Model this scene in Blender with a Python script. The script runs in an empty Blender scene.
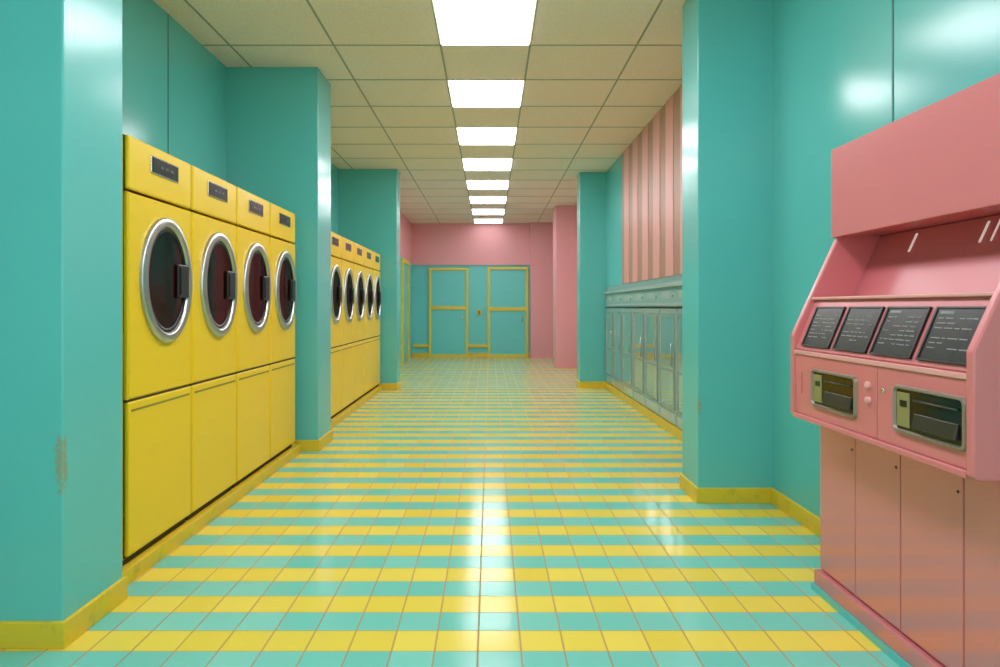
import bpy, bmesh, math, random
from mathutils import Vector
random.seed(4)
S = bpy.context.scene
C = S.collection
try:
    S.view_settings.view_transform = 'Standard'
    S.view_settings.look = 'None'
except Exception as e:
    print(e)

H = 1.22      # eye height
F = 680.0     # focal length in pixels of a 1000 px wide frame
CEIL = 3.25

# ------------------------------------------------------------------ materials
def lin(c):
    r = []
    for v in c:
        v = v / 255.0
        r.append(v / 12.92 if v <= 0.04045 else ((v + 0.055) / 1.055) ** 2.4)
    return (r[0], r[1], r[2], 1.0)

class NT:
    def __init__(self, name):
        self.m = bpy.data.materials.new(name)
        self.m.use_nodes = True
        self.t = self.m.node_tree
        self.b = self.t.nodes['Principled BSDF']
        self.out = self.t.nodes['Material Output']
    def n(self, typ, **kw):
        x = self.t.nodes.new(typ)
        for k, v in kw.items():
            setattr(x, k, v)
        return x
    def l(self, a, b):
        self.t.links.new(a, b)
    def math(self, op, a, b=None, c=None, clamp=False):
        x = self.n('ShaderNodeMath', operation=op)
        x.use_clamp = clamp
        for i, v in enumerate((a, b, c)):
            if v is None: continue
            if isinstance(v, (int, float)): x.inputs[i].default_value = v
            else: self.l(v, x.inputs[i])
        return x.outputs[0]
    def mix(self, f, a, b):
        x = self.n('ShaderNodeMix', data_type='RGBA')
        if isinstance(f, (int, float)): x.inputs[0].default_value = f
        else: self.l(f, x.inputs[0])
        for i, v in ((6, a), (7, b)):
            if isinstance(v, tuple): x.inputs[i].default_value = v
            else: self.l(v, x.inputs[i])
        return x.outputs[2]
    def pos(self):
        return self.n('ShaderNodeNewGeometry').outputs['Position']
    def noise(self, scale, detail=3.0, vec=None, rough=0.5):
        x = self.n('ShaderNodeTexNoise')
        x.inputs['Scale'].default_value = scale
        x.inputs['Detail'].default_value = detail
        x.inputs['Roughness'].default_value = rough
        self.l(vec if vec is not None else self.pos(), x.inputs['Vector'])
        return x.outputs['Fac']
    def set(self, **kw):
        names = dict(rough='Roughness', metal='Metallic', coat='Coat Weight', coatr='Coat Roughness', spec='Specular IOR Level')
        for k, v in kw.items():
            s = self.b.inputs[names[k]]
            if isinstance(v, (int, float)): s.default_value = v
            else: self.l(v, s)
    def bump(self, h, strength=0.1, dist=0.01):
        x = self.n('ShaderNodeBump')
        x.inputs['Strength'].default_value = strength
        x.inputs['Distance'].default_value = dist
        self.l(h, x.inputs['Height'])
        self.l(x.outputs[0], self.b.inputs['Normal'])

def paint(name, col, rough=0.3, var=0.03, coat=0.0, metal=0.0, bump=0.0, worn=None, grime=None):
    t = NT(name)
    c = lin(col)
    d = tuple(v * (1 - 2 * var) for v in c[:3]) + (1,)
    f = t.noise(0.8, 1)
    cc = t.mix(f, d, tuple(min(1, v * (1 + var)) for v in c[:3]) + (1,))
    if worn:
        sep = t.n('ShaderNodeSeparateXYZ'); t.l(t.pos(), sep.inputs[0])
        for (wx, wy, wz, rr, rz) in worn:
            dx = t.math('MULTIPLY', t.math('SUBTRACT', sep.outputs[0], wx), 1 / rr)
            dy = t.math('MULTIPLY', t.math('SUBTRACT', sep.outputs[1], wy), 1 / rr)
            dz = t.math('MULTIPLY', t.math('SUBTRACT', sep.outputs[2], wz), 1 / rz)
            q = t.math('ADD', t.math('ADD', t.math('MULTIPLY', dx, dx), t.math('MULTIPLY', dy, dy)), t.math('MULTIPLY', dz, dz))
            nz = t.noise(38, 5, rough=0.7)
            k = t.math('SUBTRACT', t.math('MULTIPLY', nz, 1.5), t.math('ADD', q, 0.40))
            k = t.math('MULTIPLY', k, 5, clamp=True)
            cc = t.mix(t.math('MULTIPLY', k, 0.6), cc, lin((160, 140, 84)))
    if grime:
        g = t.noise(9, 5, rough=0.7)
        k = t.math('MULTIPLY', t.math('SUBTRACT', g, 0.56), 5, clamp=True)
        cc = t.mix(t.math('MULTIPLY', k, grime), cc, lin((120, 95, 30)))
    t.l(cc, t.b.inputs['Base Color'])
    t.set(rough=rough, coat=coat, metal=metal)
    if bump:
        t.bump(t.noise(70, 2), bump, 0.004)
    return t.m

M = {}
TEAL = (98, 195, 195)
M['teal'] = paint('teal_gloss_paint', TEAL, 0.20, 0.015)
M['teal_worn'] = paint('teal_worn_paint', TEAL, 0.22, 0.015,
    worn=[(-1.535, 2.44, 0.66, 0.05, 0.19), (1.295, 4.235, 0.60, 0.04, 0.10)])
M['teal_dark'] = paint('dark_teal_seam_paint', (44, 124, 120), 0.35)  # darker teal of the wall panel seams
M['teal_door'] = paint('teal_door_paint', (108, 210, 210), 0.35)
M['yellow'] = paint('yellow_enamel', (250, 207, 28), 0.28, 0.02)
M['yellow_board'] = paint('yellow_skirting_paint', (232, 198, 50), 0.4, 0.05, grime=0.4)
M['yellow_frame'] = paint('yellow_door_frame_paint', (232, 206, 66), 0.4)
M['pink'] = paint('pink_enamel', (220, 126, 132), 0.26, 0.02)
M['pink_base'] = paint('salmon_enamel', (222, 142, 148), 0.12, 0.02, metal=0.3)
M['pink_trim'] = paint('pale_pink_trim', (234, 168, 168), 0.3, 0.02)
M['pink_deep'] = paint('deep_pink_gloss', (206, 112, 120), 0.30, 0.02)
M['pink_wall'] = paint('pink_wall_paint', (232, 166, 172), 0.5, 0.02)
M['black'] = paint('black_plastic', (20, 20, 22), 0.35)
M['window_dark'] = paint('dark_glossy_recess', (26, 24, 24), 0.12)
M['gap'] = paint('dark_gap', (66, 54, 20), 0.7)
M['slot'] = paint('olive_slot', (150, 134, 50), 0.6)
M['bronze'] = paint('dull_bronze_metal', (150, 136, 122), 0.35, 0.04, metal=0.4)
M['darkmetal'] = paint('dark_steel', (84, 80, 76), 0.28, 0.05, metal=0.7)
M['cream'] = paint('aged_cream_plastic', (150, 140, 92), 0.4, 0.05)
M['chrome'] = paint('brushed_chrome', (205, 205, 205), 0.2, metal=1.0)
M['ring'] = paint('brushed_steel_ring', (196, 198, 198), 0.30, metal=0.95)
M['steel'] = paint('brushed_steel', (172, 186, 184), 0.22, metal=0.5)
M['greygreen'] = paint('grey_green_enamel', (160, 184, 182), 0.16, metal=0.2)
M['recess'] = paint('dark_grey_green_recess', (46, 66, 66), 0.5)
M['palepanel'] = paint('pale_steel_panel', (204, 212, 210), 0.16, metal=0.4)
M['display'] = paint('dark_display', (30, 32, 36), 0.2)
M['screen'] = paint('charcoal_screen', (44, 46, 50), 0.25)
M['letter'] = paint('pale_grey_lettering', (136, 138, 140), 0.5)
M['white'] = paint('white_frame_paint', (240, 238, 234), 0.4)
M['grid'] = paint('ceiling_grid_metal', (162, 158, 146), 0.5)
M['drum'] = paint('dark_red_drum', (190, 58, 58), 0.4)

def emission(name, col, s):
    t = NT(name)
    t.b.inputs['Base Color'].default_value = lin(col)
    nz = t.noise(6, 2)
    t.l(t.mix(t.math('MULTIPLY', nz, 0.1), lin(col), lin((240, 240, 240))), t.b.inputs['Emission Color'])
    t.b.inputs['Emission Strength'].default_value = s
    return t.m
M['light'] = emission('lit_diffuser', (253, 248, 254), 15.0)
M['light_dim'] = emission('weakly_lit_diffuser', (250, 248, 250), 3.6)
M['strip'] = emission('painted_reflection', (255, 236, 232), 0.35)  # glow for the imitated reflections in the console recess

def glass():
    t = NT('dark_door_glass')
    tr = t.n('ShaderNodeBsdfTransparent'); tr.inputs[0].default_value = (0.34, 0.12, 0.12, 1)
    gl = t.n('ShaderNodeBsdfGlossy'); gl.inputs['Roughness'].default_value = 0.06
    fr = t.n('ShaderNodeFresnel'); fr.inputs[0].default_value = 1.4
    nz = t.noise(3, 2)
    mx = t.n('ShaderNodeMixShader')
    t.l(t.math('ADD', t.math('MULTIPLY', fr.outputs[0], 0.09), t.math('MULTIPLY', nz, 0.006)), mx.inputs[0])
    t.l(tr.outputs[0], mx.inputs[1]); t.l(gl.outputs[0], mx.inputs[2])
    t.l(mx.outputs[0], t.out.inputs[0])
    return t.m
M['glass'] = glass()

def window_glass():
    t = NT('grey_teal_glass')
    c = t.mix(t.noise(2.2, 3), lin((164, 186, 184)), lin((232, 234, 230)))
    t.l(c, t.b.inputs['Base Color'])
    t.set(rough=0.06, metal=0.75)
    return t.m
M['paleglass'] = window_glass()

def floor_mat():
    t = NT('striped_floor_tiles')
    T = 0.1535
    sep = t.n('ShaderNodeSeparateXYZ'); t.l(t.pos(), sep.inputs[0])
    u = t.math('DIVIDE', t.math('ADD', sep.outputs[0], 0.043 + 40 * T), T)
    v = t.math('DIVIDE', t.math('ADD', sep.outputs[1], -2.41 + 80 * T), T)
    iu, iv = t.math('FLOOR', u), t.math('FLOOR', v)
    fu, fv = t.math('FRACT', u), t.math('FRACT', v)
    stripe = t.math('LESS_THAN', t.math('MODULO', iv, 2.0), 0.5)      # 1 = yellow
    cmb = t.n('ShaderNodeCombineXYZ'); t.l(iu, cmb.inputs[0]); t.l(iv, cmb.inputs[1])
    wn = t.n('ShaderNodeTexWhiteNoise', noise_dimensions='3D'); t.l(cmb.outputs[0], wn.inputs['Vector'])
    r = wn.outputs['Value']
    ye = t.mix(r, lin((232, 206, 76)), lin((240, 216, 94)))
    te = t.mix(r, lin((114, 198, 184)), lin((128, 206, 192)))
    col = t.mix(stripe, te, ye)
    def edge(f, w):
        d = t.math('MINIMUM', f, t.math('SUBTRACT', 1.0, f))
        return t.math('SUBTRACT', 1.0, t.math('DIVIDE', d, w), clamp=True)
    gu = edge(fu, 0.030); gv = edge(fv, 0.020)
    g = t.math('MAXIMUM', gu, gv)
    gs = t.math('MULTIPLY', g, 2.2, clamp=True)
    col = t.mix(t.math('MULTIPLY', gs, 0.75), col, lin((176, 134, 88)))
    t.l(col, t.b.inputs['Base Color'])
    rg = t.math('ADD', t.math('MULTIPLY', gs, 0.4), 0.13)
    t.set(rough=rg, spec=t.math('SUBTRACT', 0.085, t.math('MULTIPLY', gs, 0.06)))
    t.bump(t.math('SUBTRACT', 1.0, gs), 0.05, 0.003)
    return t.m
M['floor'] = floor_mat()

def ceiling_mat():
    t = NT('speckled_ceiling_tile')
    sp = t.noise(95, 3, rough=0.7)
    big = t.noise(0.9, 2)
    sp2 = t.math('MULTIPLY', t.math('SUBTRACT', sp, 0.32), 2.6, clamp=True)
    c = t.mix(sp2, lin((236, 214, 206)), lin((255, 240, 232)))
    c = t.mix(t.math('MULTIPLY', big, 0.08), c, lin((236, 218, 200)))
    t.l(c, t.b.inputs['Base Color'])
    t.set(rough=0.85, spec=0.2)
    return t.m
M['ceiling'] = ceiling_mat()

def stripe_mat():
    t = NT('pink_striped_panelling')
    sep = t.n('ShaderNodeSeparateXYZ'); t.l(t.pos(), sep.inputs[0])
    f = t.math('FRACT', t.math('DIVIDE', sep.outputs[1], 0.52))
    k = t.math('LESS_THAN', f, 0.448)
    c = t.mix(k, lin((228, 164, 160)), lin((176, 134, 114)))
    c = t.mix(t.math('MULTIPLY', t.noise(2, 3), 0.12), c, lin((200, 148, 132)))
    t.l(c, t.b.inputs['Base Color'])
    t.set(rough=0.4)
    return t.m
M['stripes'] = stripe_mat()

# ------------------------------------------------------------------ geometry helpers
def BM(): return bmesh.new()

def box(bm, x0, x1, y0, y1, z0, z1, bev=0.0, seg=2, skip=()):
    v = [bm.verts.new(p) for p in ((x0,y0,z0),(x1,y0,z0),(x1,y1,z0),(x0,y1,z0),(x0,y0,z1),(x1,y0,z1),(x1,y1,z1),(x0,y1,z1))]
    fs = {'b': (3,2,1,0), 't': (4,5,6,7), 'f': (0,1,5,4), 'r': (1,2,6,5), 'k': (2,3,7,6), 'l': (3,0,4,7)}
    faces = [bm.faces.new([v[i] for i in idx]) for k, idx in fs.items() if k not in skip]
    if bev:
        es = list({e for f in faces for e in f.edges})
        bmesh.ops.bevel(bm, geom=es, offset=bev, segments=seg, affect='EDGES', profile=0.5, clamp_overlap=True)
    return bm

def prism_y(bm, pts, y0, y1, bev=0.0):
    a = [bm.verts.new((x, y0, z)) for x, z in pts]
    b = [bm.verts.new((x, y1, z)) for x, z in pts]
    n = len(pts)
    faces = [bm.faces.new(a), bm.faces.new(b[::-1])]
    for i in range(n):
        faces.append(bm.faces.new((a[i], b[i], b[(i+1) % n], a[(i+1) % n])))
    bmesh.ops.recalc_face_normals(bm, faces=faces)
    if bev:
        es = list({e for f in faces for e in f.edges})
        bmesh.ops.bevel(bm, geom=es, offset=bev, segments=2, affect='EDGES', profile=0.5, clamp_overlap=True)
    return bm

def oval(bm, cx, cy, cz, a, b, prof, n=56, cap=False, sgn=1):
    """sweep a profile (dr, dx) round an oval in the YZ plane; dx runs along +x*sgn"""
    rings = []
    for dr, dx in prof:
        rings.append([bm.verts.new((cx + sgn * dx, cy + (a + dr) * math.cos(2*math.pi*i/n), cz + (b + dr) * math.sin(2*math.pi*i/n))) for i in range(n)])
    fs = []
    for r0, r1 in zip(rings, rings[1:]):
        for i in range(n):
            fs.append(bm.faces.new((r0[i], r0[(i+1) % n], r1[(i+1) % n], r1[i])))
    if cap:
        fs.append(bm.faces.new(rings[-1]))
    for f in fs: f.smooth = True
    bmesh.ops.recalc_face_normals(bm, faces=fs)
    return bm

def cyl_x(bm, cx, cy, cz, r, l, n=20, sgn=1):
    oval(bm, cx, cy, cz, r, r, [(0, 0), (0, l * 0.85), (-r * 0.2, l)], n, True, sgn)

def bar(bm, p, q, r, n=10):
    p, q = Vector(p), Vector(q); d = (q - p).normalized()
    u = d.orthogonal().normalized(); w = d.cross(u)
    A = [bm.verts.new(p + r*(u*math.cos(2*math.pi*i/n) + w*math.sin(2*math.pi*i/n))) for i in range(n)]
    B = [bm.verts.new(q + r*(u*math.cos(2*math.pi*i/n) + w*math.sin(2*math.pi*i/n))) for i in range(n)]
    fs = []
    for i in range(n):
        fs.append(bm.faces.new((A[i], A[(i+1) % n], B[(i+1) % n], B[i])))
    for f in fs: f.smooth = True
    bm.faces.new(A[::-1]); bm.faces.new(B)

def world_loc(o):
    v = Vector((0, 0, 0))
    while o is not None:
        v += o.location; o = o.parent
    return v

def obj(name, bm, mat, parent=None, label=None):
    """links the bmesh (in world coordinates) as ONE mesh object under its parent"""
    me = bpy.data.meshes.new(name)
    off = world_loc(parent) if parent else Vector((0, 0, 0))
    if parent:
        bmesh.ops.translate(bm, verts=bm.verts, vec=-off)
    bm.to_mesh(me); bm.free()
    me.materials.append(mat)
    o = bpy.data.objects.new(name, me); C.objects.link(o)
    if parent: o.parent = parent
    if label: o['label'] = label
    return o

def struct(name, bm, mat, parent=None):
    o = obj(name, bm, mat, parent)
    if not parent: o['kind'] = 'structure'
    return o

def thing(name, label, cat, loc, group=None):
    o = bpy.data.objects.new(name, None); C.objects.link(o)
    o.empty_display_size = 0.1
    o.location = loc; o['label'] = label; o['category'] = cat
    if group: o['group'] = group
    return o

def dup(root, loc, label):
    r = root.copy(); C.objects.link(r); r.location = loc; r['label'] = label
    for ch in list(root.children):
        c = ch.copy(); C.objects.link(c); c.parent = r
        for g in list(ch.children):
            d = g.copy(); C.objects.link(d); d.parent = c
    return r

def sbox(name, mat, *a, parent=None, **k):
    return struct(name, box(BM(), *a, **k), M[mat], parent)

# ------------------------------------------------------------------ room shell
YB, YE = -3.0, 16.6
sbox('floor', 'floor', -2.5, 2.6, YB, YE + .2, -0.1, 0.0)
ceiling = sbox('ceiling', 'ceiling', -2.5, 2.6, YB, YE + .2, CEIL, CEIL + 0.1)
XL = [-2.017, -1.21, -0.383, 0.311, 1.137, 1.95]
ROW0, PITCH = 5.27, 0.80
bm = BM()
for x in XL:
    box(bm, x - .008, x + .008, YB, YE, CEIL - .003, CEIL + .002)
for k in range(-10, 15):
    y = ROW0 + PITCH * k
    box(bm, -2.25, 2.36, y - .008, y + .008, CEIL - .0035, CEIL + .002)
obj('grid', bm, M['grid'], ceiling)

# left side
wl = sbox('wall_left', 'teal', -2.4, -2.23, YB, 10.35, 0, CEIL)
bm = BM()
for y in (4.71, 7.6): box(bm, -2.231, -2.227, y - .005, y + .005, 0, CEIL)
obj('panel_seam', bm, M['teal_dark'], wl)
sbox('wall_left_pillar', 'teal_worn', -2.24, -1.53, 2.437, 2.835, 0, CEIL, bev=.006)
sbox('wall_left_pillar', 'teal', -2.24, -1.455, 5.75, 6.22, 0, CEIL, bev=.006)
sbox('wall_left_pillar', 'teal', -2.24, -1.37, 10.0, 10.36, 0, CEIL, bev=.006)
sbox('wall_left_far', 'teal_door', -2.4, -1.9, 10.36, YE, 0, 2.30)
sbox('wall_left_far_upper', 'pink_wall', -2.4, -1.9, 10.36, YE, 2.30, CEIL)
# right side
wr = sbox('wall_right', 'teal', 1.76, 1.9, YB, 4.233, 0, CEIL)
bm = BM(); box(bm, 1.757, 1.761, 2.965, 2.975, 0, CEIL); box(bm, 1.757, 1.761, .6, .61, 0, CEIL)
obj('panel_seam', bm, M['teal_dark'], wr)
sbox('wall_right_pillar', 'teal_worn', 1.295, 2.4, 4.233, 4.586, 0, CEIL, bev=.006)
sbox('wall_right_alcove', 'teal', 2.35, 2.5, 4.586, 10.24, 0, CEIL)
# panelled bulkhead with raised vertical slats
bm = BM()
box(bm, 1.75, 2.35, 4.586, 9.0, 1.52, CEIL)
k = 9
while (k + .45) * .52 < 9.0:
    ya, yb = (k + .45) * .52, (k + 1) * .52
    if ya > 4.6: box(bm, 1.743, 1.751, ya, min(yb, 9.0), 1.521, CEIL, bev=.003)
    k += 1
struct('wall_right_upper', bm, M['stripes'])
sbox('wall_right_upper', 'teal', 1.75, 2.35, 9.0, 10.24, 1.52, CEIL)
sbox('wall_right_pillar', 'teal', 1.355, 2.4, 10.24, 10.59, 0, CEIL, bev=.006)
sbox('wall_right_far', 'pink_wall', 1.78, 2.5, 10.59, YE, 0, CEIL)
sbox('wall_right_pillar', 'pink_wall', 1.32, 1.79, 13.6, 14.25, 0, CEIL, bev=.006)
# ends
sbox('wall_end', 'teal_door', -2.4, 2.5, YE, YE + .2, 0, 2.245)
sbox('wall_end_upper', 'pink_wall', -2.4, 2.5, YE - .04, YE + .2, 2.245, CEIL)
sbox('wall_end_pier', 'pink_wall', 0.976, 1.79, 16.3, YE, 0, CEIL)
# behind the camera, unseen: open shop front, sill, mullions, added for fill light
sbox('wall_back', 'teal', -2.5, 2.6, YB - .2, YB, 0, .35)
sbox('wall_back_upper', 'teal', -2.5, 2.6, YB - .2, YB, 2.95, CEIL)
wn_ = sbox('fill_window_1', 'white', -2.5, 2.6, YB - .14, YB - .06, .35, .41)
for x in (-2.3, -.8, .8, 2.3): obj('fill_window_mullion', box(BM(), x - .03, x + .03, YB - .13, YB - .07, .41, 2.95), M['white'], wn_)

# skirting
def wrap(name, x0, x1, y0, y1):
    bm = BM(); box(bm, x0, x1, y0, y1, 0, .095, bev=.004); obj(name, bm, M['yellow_board'])['kind'] = 'structure'
wrap('baseboard_left', -2.23, -1.516, 2.423, 2.847)
wrap('baseboard_left', -2.23, -1.441, 5.736, 6.232)
wrap('baseboard_left', -2.23, -1.357, 9.986, 10.372)
wrap('baseboard_left', -2.23, -2.216, YB, 2.42)
wrap('baseboard_right', 1.281, 1.77, 4.219, 4.598)
wrap('baseboard_right', 1.744, 1.77, YB, 4.217)
wrap('baseboard_right', 1.341, 1.77, 10.226, 10.602)
wrap('baseboard_end', -1.9, 0.97, YE - .016, YE)
# plinths that carry the machines
sbox('trim_1', 'yellow_board', -2.23, -1.585, 2.85, 5.735, 0, .07, bev=.004)
sbox('trim_2', 'yellow_board', -2.23, -1.585, 6.235, 9.985, 0, .07, bev=.004)
sbox('trim_3', 'yellow_board', 1.735, 2.35, 4.60, 10.225, 0, .09, bev=.004)

# end-wall doors
def end_door(name, x0, x1, ztop, midz):
    y = YE
    leaf = obj(name, box(BM(), x0, x1, y - .03, y, 0.0, ztop), M['teal_door']); leaf['kind'] = 'structure'
    bm = BM(); w = .055
    box(bm, x0 - w/2, x0 + w/2, y - .06, y - .03, 0, ztop); box(bm, x1 - w/2, x1 + w/2, y - .06, y - .03, 0, ztop)
    box(bm, x0 + w/2, x1 - w/2, y - .06, y - .03, ztop - w, ztop)
    obj('frame', bm, M['yellow_frame'], leaf)
    obj('rail', box(BM(), x0 + w/2, x1 - w/2, y - .055, y - .03, midz - .04, midz + .04), M['yellow_frame'], leaf)
    obj('bottom_rail', box(BM(), x0 + w/2, x1 - w/2, y - .055, y - .03, 0.0, .07), M['yellow_frame'], leaf)
    bm = BM(); bar(bm, (x1 - .12, y - .075, midz - .18), (x1 - .12, y - .075, midz - .32), .012)
    obj('handle', bm, M['chrome'], leaf)
end_door('door_1', -1.46, -.56, 2.17, 1.20)
end_door('door_2', -.03, .90, 2.19, 1.17)
obj('trim_4', box(BM(), -1.86, -1.50, YE - .045, YE - .016, .24, .31), M['yellow_frame'])['kind'] = 'structure'
obj('trim_5', box(BM(), -.52, -.07, YE - .045, YE - .016, .24, .31), M['yellow_frame'])['kind'] = 'structure'
bx_ = thing('wall_box', 'small yellow box fixed to teal end wall between the two yellow-framed doors', 'box', (-.27, YE, 1.05))
obj('case', box(BM(), -.32, -.22, YE - .05, YE, 1.02, 1.16, bev=.006), M['yellow_frame'], bx_)
obj('cover', box(BM(), -.305, -.235, YE - .056, YE - .049, 1.04, 1.14), M['slot'], bx_)
# side door on the far left wall
leaf = obj('door_3', box(BM(), -1.9, -1.88, 14.6, 15.6, 0, 2.2), M['teal_door']); leaf['kind'] = 'structure'
bm = BM()
box(bm, -1.9, -1.85, 14.53, 14.62, 0, 2.27); box(bm, -1.9, -1.85, 15.58, 15.67, 0, 2.27); box(bm, -1.9, -1.85, 14.62, 15.58, 2.18, 2.27)
obj('frame', bm, M['yellow_frame'], leaf)

# ------------------------------------------------------------------ ceiling lights
def make_light(y0, label, mat='light'):
    x0, x1 = XL[2], XL[3]; y1 = y0 + PITCH
    t = thing('ceiling_light', label, 'ceiling light', ((x0+x1)/2, (y0+y1)/2, CEIL), 'square fluorescent panels down the ceiling')
    bm = BM(); w = .014
    for a in ((x0, x0+w, y0, y1), (x1-w, x1, y0, y1), (x0+w, x1-w, y0, y0+w), (x0+w, x1-w, y1-w, y1)):
        box(bm, *a, CEIL - .007, CEIL - .0005)
    obj('frame', bm, M['white'], t)
    obj('diffuser', box(BM(), x0+w, x1-w, y0+w, y1-w, CEIL - .012, CEIL - .001), M[mat], t)
    return t
ords = ['largest lit ceiling panel, cut by the top edge of the photo', 'second lit ceiling panel from the top edge of the photo',
        'third lit ceiling panel from the top edge of the photo', 'fourth lit ceiling panel, halfway down the ceiling row',
        'fifth lit ceiling panel from the top edge of the photo', 'sixth lit ceiling panel, third from the end wall',
        'seventh lit ceiling panel, second from the end wall', 'smallest lit ceiling panel, closest to the pink end wall']
for i in range(8):
    y0 = ROW0 - PITCH + 2 * PITCH * i
    if i == 0: L0 = make_light(y0 - .02, ords[0])
    elif i == 7: make_light(y0 - .05, ords[i], 'light_dim')
    else: dup(L0, (L0.location.x, y0 + PITCH / 2, CEIL), ords[i])
back = ['lit ceiling panel directly above the camera, out of view', 'lit ceiling panel just in front of the camera, above the frame', 'lit ceiling panel behind the camera, out of view', 'lit ceiling panel by the back wall, out of view']
for i, k in enumerate((2, 1, 3, 4)):
    y0 = ROW0 - PITCH - 2 * PITCH * k
    dup(L0, (L0.location.x, y0 + PITCH / 2, CEIL), back[i])

# ------------------------------------------------------------------ yellow stacked dryers (left)
WF = -1.6; WW = 0.65
def make_dryer(yc, label):
    t = thing('dryer', label, 'dryer', (-1.9, yc, .07), 'tall yellow dryers along the left wall')
    y0, y1 = yc - WW/2 + .003, yc + WW/2 - .003
    zt = 1.985
    obj('base', box(BM(), -2.19, WF - .03, y0 + .01, y1 - .01, .0705, .10), M['gap'], t)
    # open-fronted cabinet shell
    bm = BM()
    box(bm, -2.2, WF - .02, y0, y1, .10, zt, skip=('r',))
    obj('body', bm, M['yellow'], t)
    g = .006
    cp = obj('control_panel', box(BM(), WF - .022, WF, y0 + g, y1 - g, 1.745, zt, bev=.010, seg=3), M['yellow'], t)
    obj('bezel', box(BM(), WF - .002, WF + .006, yc - .12, yc + .16, 1.852, 1.938, bev=.004), M['chrome'], cp)
    obj('display', box(BM(), WF + .002, WF + .008, yc - .11, yc + .15, 1.860, 1.930), M['display'], cp)
    bm = BM()
    for q in range(3):
        box(bm, WF + .0078, WF + .0092, yc - .04 + q*.05, yc - .005 + q*.05, 1.89, 1.902)
    obj('readout', bm, M['darkmetal'], cp)
    # door panel with an oval hole
    a, b, zc = .244, .294, 1.352
    yo = yc + .035
    pz0, pz1 = .807, 1.733; py0, py1 = y0 + g, y1 - g
    bm = BM(); n = 64
    el, re_, rb = [], [], []
    for i in range(n):
        th = 2*math.pi*(i + .5)/n; c, s = math.cos(th), math.sin(th)
        el.append((yo + (a-.01)*c, zc + (b-.01)*s))
        dx = (py1 - yo) if c > 0 else (yo - py0); dz = (pz1 - zc) if s > 0 else (zc - pz0)
        k = min(dx/abs(c), dz/abs(s)); re_.append((yo + k*c, zc + k*s))
    for (cy_, cz_) in ((py0, pz0), (py0, pz1), (py1, pz0), (py1, pz1)):     # snap nearest to the corners
        j = min(range(n), key=lambda i: (re_[i][0]-cy_)**2 + (re_[i][1]-cz_)**2); re_[j] = (cy_, cz_)
    e = .008
    rb = [(min(max(p[0], py0 + e), py1 - e), min(max(p[1], pz0 + e), pz1 - e)) for p in re_]
    V = [[bm.verts.new((x, p[0], p[1])) for p in L] for x, L in ((WF, el), (WF, rb), (WF - e, re_), (WF - .02, re_), (WF - .02, el))]
    for q in range(4):
        for i in range(n):
            bm.faces.new((V[q][i], V[q][(i+1) % n], V[q+1][(i+1) % n], V[q+1][i]))
    bmesh.ops.recalc_face_normals(bm, faces=bm.faces)
    obj('door_panel', bm, M['yellow'], t)
    bm = BM(); oval(bm, WF, yo, zc, a, b, [(-.012, -.018), (-.015, -.10), (-.05, -.34)], 56, True)
    obj('drum', bm, M['drum'], t)
    dr = obj('door_ring', oval(BM(), WF, yo, zc, a, b, [(.014, .0), (.014, .014), (.008, .020), (-.024, .024), (-.032, .018), (-.036, .006)]), M['ring'], t, 'brushed steel porthole ring')
    obj('gasket', oval(BM(), WF, yo, zc, a, b, [(-.034, .008), (-.042, .012), (-.056, .010), (-.058, .0)]), M['black'], dr)
    obj('door_glass', oval(BM(), WF, yo, zc, a - .05, b - .05, [(0, .006), (-.06, .008), (-.13, .009)], 56, True), M['glass'], t)
    bm = BM(); box(bm, WF + .008, WF + .024, yo + .085, yo + .205, zc - .085, zc + .085, bev=.006)
    hd = obj('handle', bm, M['black'], t, 'black door latch')
    obj('grip', box(BM(), WF + .022, WF + .030, yo + .10, yo + .115, zc - .07, zc + .07, bev=.003), M['black'], hd)
    obj('trim_strip', box(BM(), WF - .03, WF - .006, y0 + .004, y1 - .004, .796, .808), M['gap'], t)
    lp = obj('lower_panel', box(BM(), WF - .022, WF, y0 + g, y1 - g, .112, .797, bev=.008, seg=3), M['yellow'], t)
    obj('pull_slot', box(BM(), WF - .002, WF + .002, y0 + .03, y1 - .03, .752, .762), M['slot'], lp)
    return t
y_first = 3.0 + WW/2
labs = ['yellow dryer nearest the camera, right behind the front teal pillar', 'second yellow dryer from the front teal pillar',
        'third yellow dryer from the front teal pillar', 'yellow dryer last in the near row, just before the second teal pillar']
D0 = make_dryer(y_first, labs[0])
for i in range(1, 4): dup(D0, (-1.9, y_first + WW*i, .07), labs[i])
labs2 = ['yellow dryer half hidden behind the second teal pillar, first of the far row', 'second yellow dryer of the far row beyond the second pillar',
         'yellow dryer in the middle of the far row of five', 'fourth yellow dryer of the far row, next to its last', 'farthest yellow dryer, against the third teal pillar']
for i in range(5): dup(D0, (-1.9, 9.93 - WW/2 - WW*(4-i), .07), labs2[i])

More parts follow.
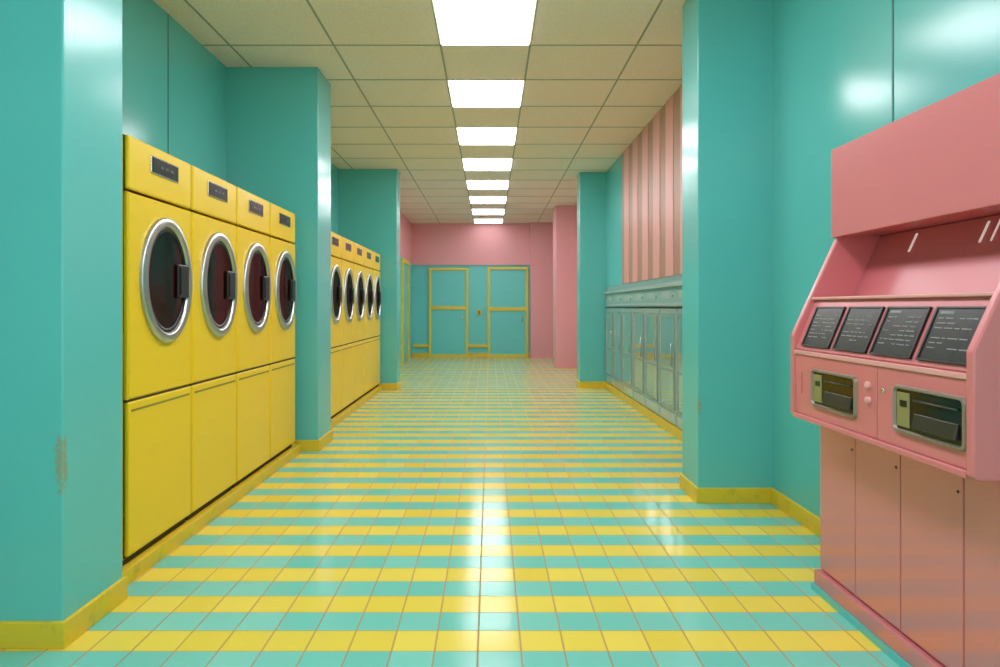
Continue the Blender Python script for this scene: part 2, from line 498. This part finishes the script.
# ------------------------------------------------------------------ steel washers set into the right wall
RW = .64; RF = 1.745
def make_washer(yc, label):
    t = thing('washing_machine', label, 'washing machine', (2.03, yc, .09), 'grey-green washers under the striped pink panelling')
    y0, y1 = yc - RW/2 + .003, yc + RW/2 - .003
    obj('body', box(BM(), RF + .02, 2.32, y0, y1, .0905, 1.41), M['recess'], t)
    obj('front_panel', box(BM(), RF, RF + .022, y0 + .014, y1 - .014, .10, 1.205, bev=.005), M['greygreen'], t)
    obj('kick_panel', box(BM(), RF - .006, RF + .004, y0 + .03, y1 - .03, .115, .20, bev=.003), M['palepanel'], t)
    bm = BM(); a0, a1, b0, b1, w = y0 + .05, y1 - .05, .235, 1.16, .032
    for q in ((a0, a0 + w, b0, b1), (a1 - w, a1, b0, b1), (a0 + w, a1 - w, b0, b0 + w), (a0 + w, a1 - w, b1 - w, b1), (a0 + w, a1 - w, .60, .625)):
        box(bm, RF - .016, RF + .002, q[0], q[1], q[2], q[3], bev=.004)
    d = obj('door_frame', bm, M['steel'], t)
    obj('door_glass', box(BM(), RF - .008, RF + .001, a0 + w, a1 - w, b0 + w, b1 - w), M['paleglass'], d)
    bm = BM(); bar(bm, (RF - .035, a0 + .015, .66), (RF - .035, a0 + .015, .88), .007)
    bar(bm, (RF - .035, a0 + .015, .68), (RF - .014, a0 + .015, .68), .006); bar(bm, (RF - .035, a0 + .015, .86), (RF - .014, a0 + .015, .86), .006)
    obj('handle', bm, M['steel'], d)
    # control fascia with a projecting lower edge
    bm = BM(); prism_y(bm, [(RF - .02, 1.225), (RF - .02, 1.245), (RF - .004, 1.26), (RF - .004, 1.415), (RF + .10, 1.415), (RF + .10, 1.225)], y0, y1, .004)
    cp = obj('control_panel', bm, M['greygreen'], t)
    bm = BM(); cyl_x(bm, RF - .003, yc - .2, 1.335, .022, .010, 18, -1)
    obj('dial', bm, M['steel'], cp)
    obj('coin_plate', box(BM(), RF - .008, RF - .002, yc - .08, yc + .22, 1.30, 1.37, bev=.002), M['palepanel'], cp)
    return t
wl_ = ['grey-green washer nearest the camera, tucked behind the right teal pillar', 'second grey-green washer beyond the right teal pillar', 'third grey-green washer beyond the right teal pillar',
       'fourth grey-green washer beyond the right teal pillar', 'third grey-green washer counted from the far end of the row',
       'second grey-green washer from the far end of the row', 'farthest grey-green washer, beside the far teal pillar']
yf = 10.2 - RW/2
W0 = make_washer(yf, wl_[6])
for i in range(1, 7): dup(W0, (2.03, yf - RW*i, .09), wl_[6 - i])
sh = thing('wall_shelf', 'long narrow steel shelf above the grey-green washers under the pink panelling', 'shelf', (2.03, 7.4, 1.42))
obj('board', box(BM(), RF - .03, 2.34, 4.61, 10.21, 1.42, 1.442, bev=.004), M['steel'], sh)
obj('lip', box(BM(), RF - .036, RF - .028, 4.61, 10.21, 1.414, 1.450, bev=.002), M['palepanel'], sh)
obj('back_rail', box(BM(), RF + .008, RF + .04, 4.61, 10.21, 1.442, 1.519), M['greygreen'], sh)

# ------------------------------------------------------------------ pink payment console (right foreground)
YN, YF = 1.82, 2.93
con = thing('payment_console', 'pink coin payment console with four dark screens against the right wall', 'payment machine', (1.58, (YN+YF)/2, 0))
# cheeks
cheek = [(1.486, 1.52), (1.293, 1.10), (1.293, .763), (1.31, .752), (1.755, .752), (1.755, 1.89), (1.486, 1.89)]
for a, b in ((YF - .03, YF), (YN, YN + .03)):
    obj('side_panel', prism_y(BM(), cheek, a, b, .006), M['pink'], con)
y0, y1 = YN + .0305, YF - .0305
obj('hood', box(BM(), 1.468, 1.4855, YN, YF, 1.517, 1.896, bev=.004), M['pink'], con, 'plain pink upper hood board')
obj('top_panel', box(BM(), 1.487, 1.755, y0, y1, 1.87, 1.888), M['pink'], con)
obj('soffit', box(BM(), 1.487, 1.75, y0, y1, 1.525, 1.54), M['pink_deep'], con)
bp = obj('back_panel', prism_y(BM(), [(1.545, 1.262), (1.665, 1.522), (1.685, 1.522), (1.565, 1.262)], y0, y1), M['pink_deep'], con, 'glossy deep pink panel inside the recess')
def slope_pt(x0, z0, x1, z1, t, off):
    dx, dz = x1 - x0, z1 - z0; L = math.hypot(dx, dz)
    return (x0 + dx*t - dz/L*off, z0 + dz*t + dx/L*off)
def slab(bm, base, t0, t1, o0, o1, ya, yb, bev=0):
    p = [slope_pt(*base, t0, o0), slope_pt(*base, t1, o0), slope_pt(*base, t1, o1), slope_pt(*base, t0, o1)]
    return prism_y(bm, p, ya, yb, bev)
BB = (1.545, 1.262, 1.665, 1.522)
for ya, wd in ((2.63, .010), (2.25, .008), (2.20, .005)):  # glowing slivers imitate light reflected in the glossy panel, no lamps here
    obj('reflection_streak', slab(BM(), BB, .66, .93, .0005, .004, ya, ya + wd), M['strip'], bp)
# sloping display panel
SB = (1.302, 1.043, 1.388, 1.252)
dp = obj('display_panel', slab(BM(), SB, 0, 1, -.02, 0, y0, y1, .003), M['pink'], con)
obj('tray', box(BM(), 1.372, 1.60, y0, y1, 1.250, 1.2615, bev=.003), M['pink_trim'], con)
for k, yc in enumerate((1.966, 2.222, 2.474, 2.732)):
    hw = .107
    fr = obj('screen', slab(BM(), SB, .09, .82, -.001, .006, yc - hw, yc + hw, .003), M['screen'], con, 'charcoal screen with rows of faint print')
    bm = BM(); w = .006
    slab(bm, SB, .07, .095, .0, .009, yc - hw - w, yc + hw + w); slab(bm, SB, .815, .84, .0, .009, yc - hw - w, yc + hw + w)
    slab(bm, SB, .07, .84, .0, .009, yc - hw - w, yc - hw + .002); slab(bm, SB, .07, .84, .0, .009, yc + hw - .002, yc + hw + w)
    obj('bezel', bm, M['black'], fr)
    bm = BM(); rnd = random.Random(k + 3)
    for j in range(8):
        tt = .74 - j*.07
        ye = yc + hw - .02
        while ye > yc - hw + .04:
            ln = rnd.uniform(.012, .045)
            if j == 0: ln = .06
            ya = max(ye - ln, yc - hw + .02)
            if rnd.random() < .7: slab(bm, SB, tt, tt + (.014 if j else .035), .0055, .0068, ya, ye)
            ye = ya - .008
            if j == 0: break
    obj('print_lines', bm, M['letter'], fr)
# front panel with coin windows
FX = 1.302
fp = obj('front_panel', box(BM(), FX, FX + .02, y0, y1, .775, 1.040, bev=.003), M['pink'], con)
obj('bottom_lip', box(BM(), 1.292, 1.75, y0, y1, .7525, .774, bev=.004), M['pink'], con)
obj('centre_seam', box(BM(), FX - .0015, FX + .001, 2.284, 2.290, .78, 1.035), M['pink_deep'], fp)
obj('upper_trim', box(BM(), FX - .006, FX + .002, y0, y1, 1.022, 1.038, bev=.002), M['pink_trim'], fp)
def rrect(yc, zc, hy, hz, r, n=6):
    pts = []
    for (sy, sz, rev) in ((1, 1, 0), (-1, 1, 1), (-1, -1, 0), (1, -1, 1)):
        for i in range(n + 1):
            a = math.pi/2 * (i/n if not rev else 1 - i/n)
            pts.append((yc + sy*(hy - r + r*math.cos(a)), zc + sz*(hz - r + r*math.sin(a))))
    return pts
def loops(bm, defs, cap=False):
    R = [[bm.verts.new((x, p[0], p[1])) for p in pts] for x, pts in defs]
    n = len(R[0])
    for r0, r1 in zip(R, R[1:]):
        for i in range(n): bm.faces.new((r0[i], r0[(i+1) % n], r1[(i+1) % n], r1[i]))
    if cap: bm.faces.new(R[-1])
    bmesh.ops.recalc_face_normals(bm, faces=bm.faces)
    return bm
for yc in (2.018, 2.575):
    zc, hy, hz = .898, .168, .076
    bm = loops(BM(), [(FX, rrect(yc, zc, hy, hz, .02)), (FX - .010, rrect(yc, zc, hy - .003, hz - .003, .02)), (FX - .012, rrect(yc, zc, hy - .009, hz - .009, .016)), (FX - .002, rrect(yc, zc, hy - .014, hz - .014, .012))])
    cw = obj('coin_window', bm, M['bronze'], con, 'bronze-framed rounded coin window')
    obj('tray', box(BM(), FX - .003, FX + .001, yc - hy + .011, yc + hy - .011, zc - hz + .011, zc + hz - .011), M['window_dark'], cw)
    obj('card', box(BM(), FX - .007, FX - .002, yc + .085, yc + hy - .02, zc - hz + .022, zc + hz - .022, bev=.002), M['cream'], cw, 'aged yellow card insert')
    obj('card_mark', box(BM(), FX - .0085, FX - .0065, yc + .095, yc + .13, zc + .010, zc + .030), M['black'], cw)
    bm = BM(); prism_y(bm, [(FX - .016, zc - .048), (FX - .006, zc - .004), (FX - .003, zc - .004), (FX - .003, zc - .048)], yc - .135, yc + .06, .002)
    obj('chute', bm, M['darkmetal'], cw)
    bm = BM(); bar(bm, (FX - .008, yc - .135, zc + .036), (FX - .008, yc + .06, zc + .036), .003)
    obj('bar', bm, M['darkmetal'], cw)
for yy, zz in ((2.335, .952), (2.335, .90)):
    bm = BM(); cyl_x(bm, FX, yy, zz, .012, .012, 18, -1); obj('knob', bm, M['pink_trim'], con)
bm = BM(); cyl_x(bm, FX, 2.245, .945, .008, .008, 14, -1); obj('lock', bm, M['chrome'], con)
obj('card_slot', box(BM(), FX - .004, FX + .001, 2.835, 2.85, .86, .95, bev=.002), M['pink_deep'], con)
# base cabinet
BX = 1.42
obj('base_cabinet', box(BM(), BX + .012, 1.755, YN, YF - .002, .09, .752), M['pink_deep'], con)
edges = [YN, 2.04, 2.355, 2.645, YF - .002]
for a, b in zip(edges, edges[1:]):
    d = obj('cabinet_door', box(BM(), BX, BX + .013, a + .003, b - .003, .098, .75, bev=.003), M['pink_base'], con)
    bm = BM(); cyl_x(bm, BX, a + .022, .66, .005, .004, 12, -1)
    obj('lock', bm, M['darkmetal'], d)
obj('plinth', box(BM(), BX - .022, 1.755, YN, YF + .005, .028, .09, bev=.004), M['pink_base'], con)
obj('kick_strip', box(BM(), BX - .03, 1.742, YN, YF + .012, .0005, .0278), M['teal'], con, 'teal strip under the plinth')

# ------------------------------------------------------------------ world and camera
w = bpy.data.worlds.new('world'); S.world = w; w.use_nodes = True
w.node_tree.nodes['Background'].inputs[0].default_value = (0.96, 0.98, 1.0, 1)
w.node_tree.nodes['Background'].inputs[1].default_value = 2.0
cam = bpy.data.cameras.new('camera'); co = bpy.data.objects.new('camera', cam); C.objects.link(co)
cam.sensor_fit = 'HORIZONTAL'; cam.sensor_width = 36; cam.lens = 36 * F / 1000
co.location = (0, 0, H); co.rotation_euler = (math.pi/2, 0, 0)
cam.shift_x = 0.010; cam.shift_y = -0.0265
cam.clip_start = .05
S.camera = co
